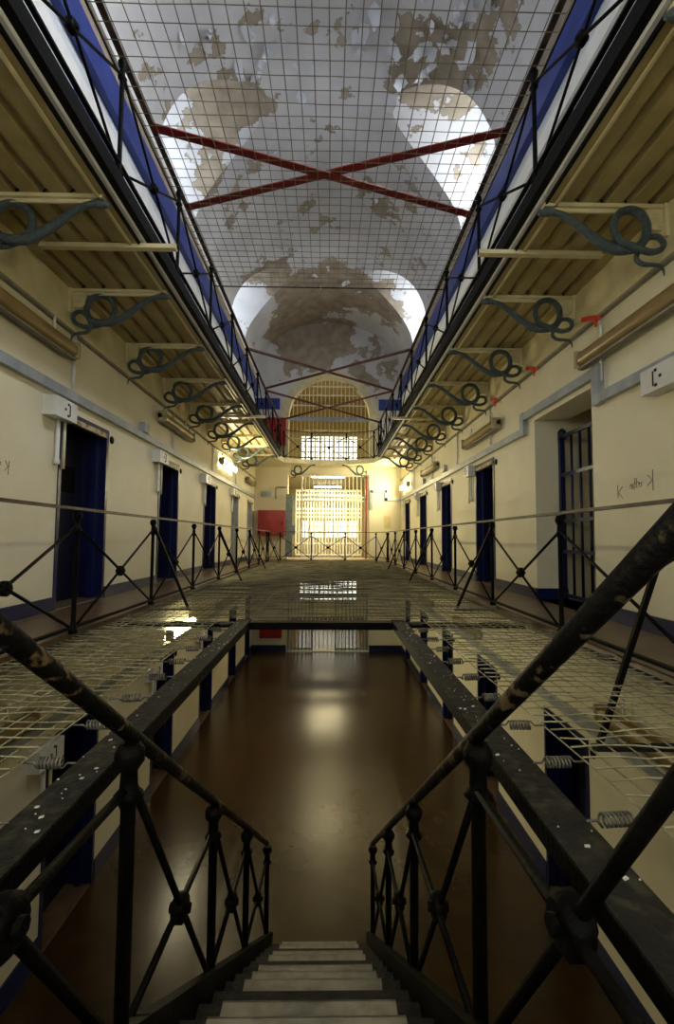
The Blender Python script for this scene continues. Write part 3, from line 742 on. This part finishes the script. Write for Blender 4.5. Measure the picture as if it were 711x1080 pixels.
def trunking(side, pts, label, depth=.055, ht=.10):
    X = XL if side < 0 else XR; t = thing('cable_trunking', label, 'trunking', (X, pts[0][0], pts[0][1]))
    xc = X-side*(depth/2+.004)
    for (ya, za), (yb, zb) in zip(pts[:-1], pts[1:]):
        m_ = MB()
        if abs(yb-ya) > abs(zb-za): m_.box(xc-depth/2, xc+depth/2, min(ya, yb)-ht/2, max(ya, yb)+ht/2, za-ht/2, za+ht/2)
        else: m_.box(xc-depth/2-.003, xc+depth/2+.003, ya-ht/2-.01, ya+ht/2+.01, min(za, zb)-ht/2-.01, max(za, zb)+ht/2+.01)
        m_.build('trunking_length', 'grey_trunking', t)
    return t
trunking(-1, [(YN+.2, 2.31), (YE-.1, 2.31)], 'grey cable trunking above the cell doors on the red cupboard side')
trunking(1, [(YN+.2, 2.19), (4.5, 2.19), (4.5, 2.47), (6.28, 2.47), (6.28, 2.27), (YE-.1, 2.27)], 'grey cable trunking stepping up over the barred gate doorway')
trunking(-1, [(YN+.2, ZF+2.31), (YE-.1, ZF+2.31)], 'grey cable trunking above the ground storey doors on the red cupboard side')
trunking(1, [(YN+.2, ZF+2.31), (YE-.1, ZF+2.31)], 'grey cable trunking above the ground storey doors on the barred gate side')
# switch boxes by the doors
def door_box(side, yc, z, label, w_=.40, h_=.2, pipes=True, d_=.13):
    X = XL if side < 0 else XR; s = -side
    t = thing('switch_box', label, 'box', (X, yc, z), 'white boxes beside the cell doors')
    p, q = sorted((X, X+s*d_)); box(p, q, yc-w_/2, yc+w_/2, z-h_/2, z+h_/2).build('box_body', 'box_white', t)
    p, q = sorted((X+s*d_, X+s*(d_+.006)))
    for yy, zz in ((.03, .06), (.03, -.06), (-.02, 0)): box(p, q, yc+yy-.012, yc+yy+.012, z+zz-.012, z+zz+.012).build('screw', 'dark_hole', t)
    box(p, q, yc+.055, yc+.065, z-.06, z+.06).build('slot', 'dark_hole', t)
    if pipes:
        xp = X+s*.035
        MB().lathe([(.03, -.02), (.03, .02), (.022, .05), (.022, .45)], (xp, yc+.02, z-h_/2-.45), 8).build('conduit', 'box_white', t)
        MB().tube([(xp, yc+.14, z-h_/2-.5), (xp, yc+.14, z-h_/2)], .016, 6).build('conduit', 'cream_paint', t)
        MB().tube([(xp, yc+.1, z+h_/2), (xp, yc+.1, z+.148)], .016, 6).build('conduit', 'box_white', t)
for i, (a, b) in enumerate(DL):
    if 1 <= i <= 5: door_box(-1, a-.1, 2.09, 'white switch box with conduit beside the %s gallery doorway, red cupboard side' % ordinal(i))
    if 1 <= i <= 4: door_box(-1, a-.1, ZF+2.05, 'white switch box beside the %s ground storey doorway, red cupboard side' % ordinal(i))
for i, (a, b) in enumerate(DR):
    if i >= 3: door_box(1, b+.16, 2.06, 'white switch box with conduit beside the %s gallery doorway, barred gate side' % ordinal(i), .24)
door_box(1, 3.52, 2.07, 'white switch box on the wall near the stairhead, barred gate side', .42, .2, False)
for side, y, z in ((-1, 6.95, 2.43), (1, 13.0, 2.42), (1, 10.6, 2.42)):
    p, q = sorted(((XL if side < 0 else XR), (XL if side < 0 else XR)-side*.09))
    m_ = box(p, q, y-.09, y+.09, z-.07, z+.07)
    tag(m_.build('junction_box', 'grey_trunking'), 'small grey junction box on the trunking %s, %s' % ('between two doors' if side < 0 else ('above the third door' if y > 12 else 'above the second door'), SIDE[side]), 'box')
# vertical conduits from soffit pipe to the trunking
for side, X, L_ in ((-1, XL, (5.05, 8.3, 11.1, 13.9)), (1, XR, (4.45, 7.6, 9.6, 12.0, 14.6))):
    for i, y in enumerate(L_):
        tag(MB().tube([(X-side*.025, y, 2.36), (X-side*.025, y, 3.0)], .016, 6).build('conduit_pipe', 'box_white'), 'thin white conduit rising to the bearer ledge, %s from the stairhead, %s' % (ordinal(i), SIDE[side]), 'pipe', 'conduits on the walls')
# red paint remnants hanging under the bracket plates
for i, y in enumerate((4.93, 6.33, 7.73)):
    m_ = MB().bar((XR-.042, y-.52, 2.99), (XR-.042, y-.20, 3.12), .02, .045); m_.bar((XR-.058, y-.47, 2.92), (XR-.058, y-.44, 3.03), .012, .03)
    tag(m_.build('red_tape', 'orange_red'), 'scrap of bright red tape beside the %s snake bracket, barred gate side' % ordinal(i+2), 'tape')
# pencil scrawl on the wall
def stroke(mb, X, side, pts, r=.0035): mb.tube([(X-side*.001, y, z) for y, z in pts], r, 4)
m_ = MB(); y0, z0 = 4.02, 1.30
stroke(m_, XR, 1, [(4.27, 1.29), (4.27, 1.17)]); stroke(m_, XR, 1, [(4.20, 1.27), (4.265, 1.22), (4.20, 1.16)])
sy = lambda u: 4.10-u
stroke(m_, XR, 1, [(sy(.00), 1.25), (sy(.02), 1.28), (sy(.035), 1.25), (sy(.03), 1.235), (sy(.01), 1.24)], .003); stroke(m_, XR, 1, [(sy(.04), 1.28), (sy(.045), 1.235)], .003)
stroke(m_, XR, 1, [(sy(.06), 1.22), (sy(.07), 1.32), (sy(.085), 1.325)], .003); stroke(m_, XR, 1, [(sy(.095), 1.32), (sy(.09), 1.24), (sy(.11), 1.24)], .003); stroke(m_, XR, 1, [(sy(.055), 1.275), (sy(.115), 1.285)], .003)
stroke(m_, XR, 1, [(sy(.12), 1.265), (sy(.14), 1.27), (sy(.13), 1.285), (sy(.12), 1.25), (sy(.145), 1.24)], .003); stroke(m_, XR, 1, [(sy(.155), 1.24), (sy(.16), 1.28), (sy(.18), 1.275)], .003)
stroke(m_, XR, 1, [(3.80, 1.37), (3.80, 1.19)]); stroke(m_, XR, 1, [(3.86, 1.33), (3.81, 1.28), (3.87, 1.24)])
tag(m_.build('pencil_scrawl', 'pencil'), 'pencilled word between two arrow marks on the cream wall by the barred gate doorway', 'writing')
m_ = MB(); stroke(m_, XL, -1, [(4.13, 1.44), (4.12, 1.32)]); stroke(m_, XL, -1, [(4.08, 1.44), (4.115, 1.39), (4.08, 1.35)]); stroke(m_, XL, -1, [(4.0, 1.40), (4.03, 1.42)]); stroke(m_, XL, -1, [(4.0, 1.43), (4.03, 1.39)])
tag(m_.build('pencil_scrawl', 'pencil'), 'small pencilled marks on the cream wall on the red cupboard side', 'writing')

# ------------------------------------------------------------------ end wall fittings
t = thing('wall_cupboard', 'red painted metal cupboard on the end wall beside the barred opening', 'cupboard', (-2.16, YE, .86))
box(-2.66, -1.68, YE-.42, YE, .86, 1.80).build('body', 'red_cupboard', t)
d_ = box(-2.45, -1.70, YE-.435, YE-.42, .89, 1.77).build('door', 'red_cupboard', t)
box(-1.78, -1.75, YE-.45, YE-.435, 1.25, 1.36).build('handle', 'black_iron', d_, off=t.location)
t = thing('wall_cupboard', 'red painted cupboard on the end wall at the top gallery', 'cupboard', (-2.1, YE, Z2))
box(-2.55, -1.68, YE-.40, YE-.065, Z2+.7, Z2+1.68).build('body', 'red_cupboard', t)
box(-2.50, -1.73, YE-.415, YE-.40, Z2+.75, Z2+1.63).build('door', 'red_cupboard', t)
t = thing('wall_cupboard', 'red cupboard on the ground storey end wall under the net', 'cupboard', (-2.1, YE, ZF))
box(-2.55, -1.75, YE-.3, YE, ZF+.55, ZF+1.15).build('body', 'red_cupboard', t); box(-2.50, -1.80, YE-.315, YE-.3, ZF+.6, ZF+1.1).build('door', 'red_cupboard', t)
t = thing('air_vent', 'small grey louvred air vent high on the end wall above the red cupboard', 'vent', (-2.42, YE, 2.33))
box(-2.63, -2.21, YE-.03, YE, 2.33, 2.54).build('frame', 'grey_trunking', t)
for i in range(5): box(-2.60, -2.24, YE-.04, YE-.03, 2.355+i*.036, 2.37+i*.036).build('slat', 'gate_steel', t)
t = thing('wall_pipe', 'bent dark pipe on the end wall above the red cupboard', 'pipe', (-2.05, YE, 2.2))
MB().tube(catmull([(-2.05, YE-.06, 2.25), (-2.05, YE-.06, 2.6), (-2.0, YE-.06, 2.68), (-1.9, YE-.06, 2.69), (-1.65, YE-.06, 2.69)], 4), .03, 8).build('pipe_run', 'cover_plate', t)
t = thing('cable_trunking', 'grey trunking bending round the end wall beside the barred opening', 'trunking', (2.0, YE, 2.3))
for a in ((1.55, 2.17, 2.52, 2.62), (2.09, 2.19, 2.22, 2.62), (2.09, XR, 2.22, 2.32), (1.52, 1.62, 1.9, 2.62)): box(a[0], a[1]-(.062 if a[1] == XR else 0), YE-.06, YE-.004, a[2], a[3]).build('trunking_length', 'grey_trunking', t)
tag(box(2.06, 2.32, YE-.012, YE, 1.16, 1.64).build('wall_notice', 'notice'), 'faded tan notice board on the end wall beside the barred opening', 'notice')
t = thing('standpipe', 'thin red vertical pipe at the side of the barred end opening', 'pipe', (1.32, YE+.1, 0))
MB().tube([(1.38, YE+.05, .0), (1.38, YE+.05, 3.19)], .025, 8).build('pipe_run', 'red_iron', t)

# gates in the end openings
def bar_gate(name, label, x0, x1, z0, z1, y, pitch, m, rails, r=.016, leafs=2):
    t = thing(name, label, 'gate', ((x0+x1)/2, y, z0))
    for x in (x0+.03, x1-.03): box(x-.03, x+.03, y-.03, y+.03, z0, z1).build('frame_post', m, t)
    for z in rails: box(x0, x1, y-.02, y+.02, z-.025, z+.025).build('crossbar', m, t)
    k = int((x1-x0)/pitch)
    for i in range(1, k): 
        x = x0+(x1-x0)*i/k
        MB().tube([(x, y, z0), (x, y, z1)], r, 6, caps=False).build('bar', m, t)
    return t
bar_gate('barred_screen', 'cream barred screen filling the end opening at gallery level', -1.1, XB, 0, 3.2, YE+.12, .15, 'gate_cream', (.03, 1.0, 2.2, 2.35, 3.17))
t = thing('open_gate_leaf', 'grey steel gate leaf standing open beside the red cupboard', 'gate', (-1.55, YE+.1, 0))
box(-1.66, -1.40, YE-.16, YE-.10, .08, 2.42).build('leaf', 'gate_steel', t); box(-1.40, -1.30, YE-.14, YE-.11, .9, 1.25).build('lock_box', 'gate_steel', t)
bar_gate('barred_screen', 'barred screen with steel transom in the ground storey end opening', XA, XB, ZF, -.85, YE+.12, .15, 'gate_cream', (ZF+.04, -.9, -1.15))
tag(box(XA, XB, YE+.02, YE+.09, -1.46, -1.30).build('transom_beam', 'grey_trunking'), 'blue-grey steel transom across the ground storey end opening', 'beam')
t = bar_gate('barred_gate', 'dark barred gate leaf in the ground storey end opening, red cupboard side', XA+.05, -.6, ZF+.02, -1.5, YE+.05, .13, 'gate_steel', (ZF+.1, -2.5, -1.55), .02)
t = bar_gate('barred_gate', 'dark barred gate leaf in the ground storey end opening, notice board side', .22, XB-.05, ZF+.02, -1.5, YE+.05, .13, 'gate_steel', (ZF+.1, -2.5, -1.55), .02)
tag(box(XA, XB, YE-.03, YE+.1, ZF, ZF+.03).build('door_sill', 'white_paint'), 'white sill across the ground storey end opening', 'sill')
# arched screen at the top gallery
t = thing('arched_screen', 'cream barred screen filling the tall arch above the top gallery', 'gate', (AC, YE+.12, Z2))
k = 20
for i in range(1, k):
    x = XA+(XB-XA)*i/k; zt = ASP+math.sqrt(max(AR*AR-(x-AC)**2, 0))
    MB().tube([(x, YE+.14, Z2), (x, YE+.14, zt)], .016, 6, caps=False).build('bar', 'gate_cream', t)
for z in (4.6, 5.33, 5.9, 6.3, 6.65):
    hw = AR if z <= ASP else math.sqrt(AR*AR-(z-ASP)**2)
    box(AC-hw, AC+hw, YE+.10, YE+.13, z-.02, z+.02).build('crossbar', 'gate_cream', t)
box(XA, XB, YE+.02, YE+.1, 5.27, 5.42).build('transom', 'grey_trunking', t)
t = thing('arch_surround', 'cream moulded surround of the tall barred arch', 'arch', (AC, YE, Z2))
for (r0, r1, d) in ((0, .12, .06), (.12, .30, .03)):
    m_ = MB(); pts = [(AC-AR, Z2)]+[(AC-AR*math.cos(PI*i/24), ASP+AR*math.sin(PI*i/24)) for i in range(25)]+[(AC+AR, Z2)]
    rows = []
    for (x, z) in pts:
        dx, dz = (x-AC, z-ASP) if z > ASP else (math.copysign(1, x-AC), 0)
        L_ = math.hypot(dx, dz); dx /= L_; dz /= L_
        rows.append([(x+dx*r0, YE, z+dz*r0), (x+dx*r0, YE-d, z+dz*r0), (x+dx*r1, YE-d, z+dz*r1), (x+dx*r1, YE, z+dz*r1)])
    m_.grid(rows, False); m_.build('moulding', 'cream_paint', t)
for (x0, x1, s_) in ((XL, -1.95, -1), (1.85, XR, 1)):
    tag(box(x0, x1, YE-.05, YE, 5.70, 6.12).build('frieze_return', 'blue_bright'), 'blue frieze return on the gable wall, '+SIDE[s_], 'frieze')

# ------------------------------------------------------------------ lit hall beyond the end wall
HY = 25.0
mb = MB(); mb.box(-4.3, -4.2, YE+.35, HY, ZF, 8); mb.box(4.2, 4.3, YE+.35, HY, ZF, 8); mb.box(-4.3, XL-.42, YE+.25, YE+.35, ZF, 8); mb.box(XR+.42, 4.3, YE+.25, YE+.35, ZF, 8)
struct(mb.build('wall_hall_sides', 'hall_wall'), 'pale side walls of the hall beyond the barred openings', 'wall')
mb = MB()
for z0, z1, w0, w1 in ((ZF, -.1, ZF+.9, ZF+2.5), (0, 3.47, .8, 1.75), (Z2, 8, 4.9, 6.4)):
    mb.box(-4.3, -1.6, HY, HY+.2, z0, z1); mb.box(1.5, 4.3, HY, HY+.2, z0, z1); mb.box(-1.6, 1.5, HY, HY+.2, z0, w0); mb.box(-1.6, 1.5, HY, HY+.2, w1, z1)
struct(mb.build('wall_hall_back', 'hall_wall'), 'pale back wall of the hall with grid windows', 'wall')
struct(box(-4.3, 4.3, YE+.35, HY+.2, ZF-.1, ZF).build('floor_hall', 'lino'), 'brown floor of the hall beyond the ground storey gates', 'floor')
struct(box(-4.3, 4.3, YE+.35, HY+.2, -.1, 0).build('floor_hall_gallery', 'gallery_floor'), 'floor of the hall beyond the gallery screen', 'floor')
struct(box(-4.3, 4.3, YE+.35, HY+.2, 3.47, Z2).build('floor_hall_top', 'hall_wall'), 'floor of the hall beyond the arched screen', 'floor')
struct(box(-4.3, 4.3, YE+.35, HY+.2, 8, 8.1).build('ceiling_hall', 'yellow_wall'), 'yellow ceiling of the hall beyond the arch', 'ceiling')
struct(box(-4.2, 4.2, HY-.6, HY-.01, 6.6, 8).build('wall_hall_head', 'yellow_wall'), 'yellow upper wall of the hall beyond the arch', 'wall')
for i, (w0, w1) in enumerate(((ZF+.9, ZF+2.5), (.8, 1.75), (4.9, 6.4))):
    wn = thing('window_%d' % (8+i), 'bright grid window at the back of the hall, %s' % ('ground storey', 'gallery level', 'top gallery level')[i], 'window', (-.05, HY+.1, w0), kind='structure')
    box(-1.6, 1.5, HY+.1, HY+.12, w0, w1).build('pane', 'window_glow', wn)
    for k in range(0, 13): 
        x = -1.6+3.1*k/12; box(x-.035, x+.035, HY+.02, HY+.08, w0, w1).build('glazing_bar', 'gate_cream', wn)
    nz = int((w1-w0)/.26)
    for k in range(nz+1):
        z = w0+(w1-w0)*k/nz; box(-1.6, 1.5, HY+.03, HY+.07, z-.035, z+.035).build('glazing_bar', 'gate_cream', wn)
# a second screen of small squares inside the hall
t = thing('grid_screen', 'pale square-grid screen standing in the hall behind the barred screen', 'screen', (-.05, 20.5, 0))
for k in range(23): x = -1.5+2.9*k/22; box(x-.028, x+.028, 20.48, 20.52, .05, 2.95).build('upright', 'white_paint', t)
for z in (.05, .55, 1.05, 1.72, 1.9, 2.08, 2.5, 2.7, 2.9): box(-1.5, 1.4, 20.47, 20.53, z-.035, z+.035).build('crossbar', 'white_paint', t)
# hall lamps
def hall_lamp(x, y, z, p, label, col=(1, .84, .45)):
    t = thing('ceiling_lamp', label, 'light', (x, y, z))
    box(x-.7, x+.7, y-.06, y+.06, z, z+.06).build('spine', 'tube_end', t)
    MB().tube([(x-.68, y, z-.035), (x+.68, y, z-.035)], .03, 8).build('tube', 'tube_lit', t)
    l = bpy.data.lights.new('lamp_glow', 'AREA'); l.shape = 'RECTANGLE'; l.size = 1.3; l.size_y = .3; l.energy = p; l.color = col
    o = bpy.data.objects.new('lamp_glow', l); C.objects.link(o); o.parent = t; o.location = (0, 0, -.08)
hall_lamp(-.1, 19.0, 3.36, 170, 'lit fluorescent lamp on the hall ceiling behind the barred screen, gallery level')
hall_lamp(-.1, 22.8, 3.36, 50, 'lit fluorescent lamp on the hall ceiling near the grid window, gallery level')
hall_lamp(-.1, 19.5, -.22, 90, 'lit fluorescent lamp on the ground storey hall ceiling')
hall_lamp(-.1, 18.6, 7.8, 90, 'lit fluorescent lamp under the yellow hall ceiling beyond the arch', (1, .78, .3))
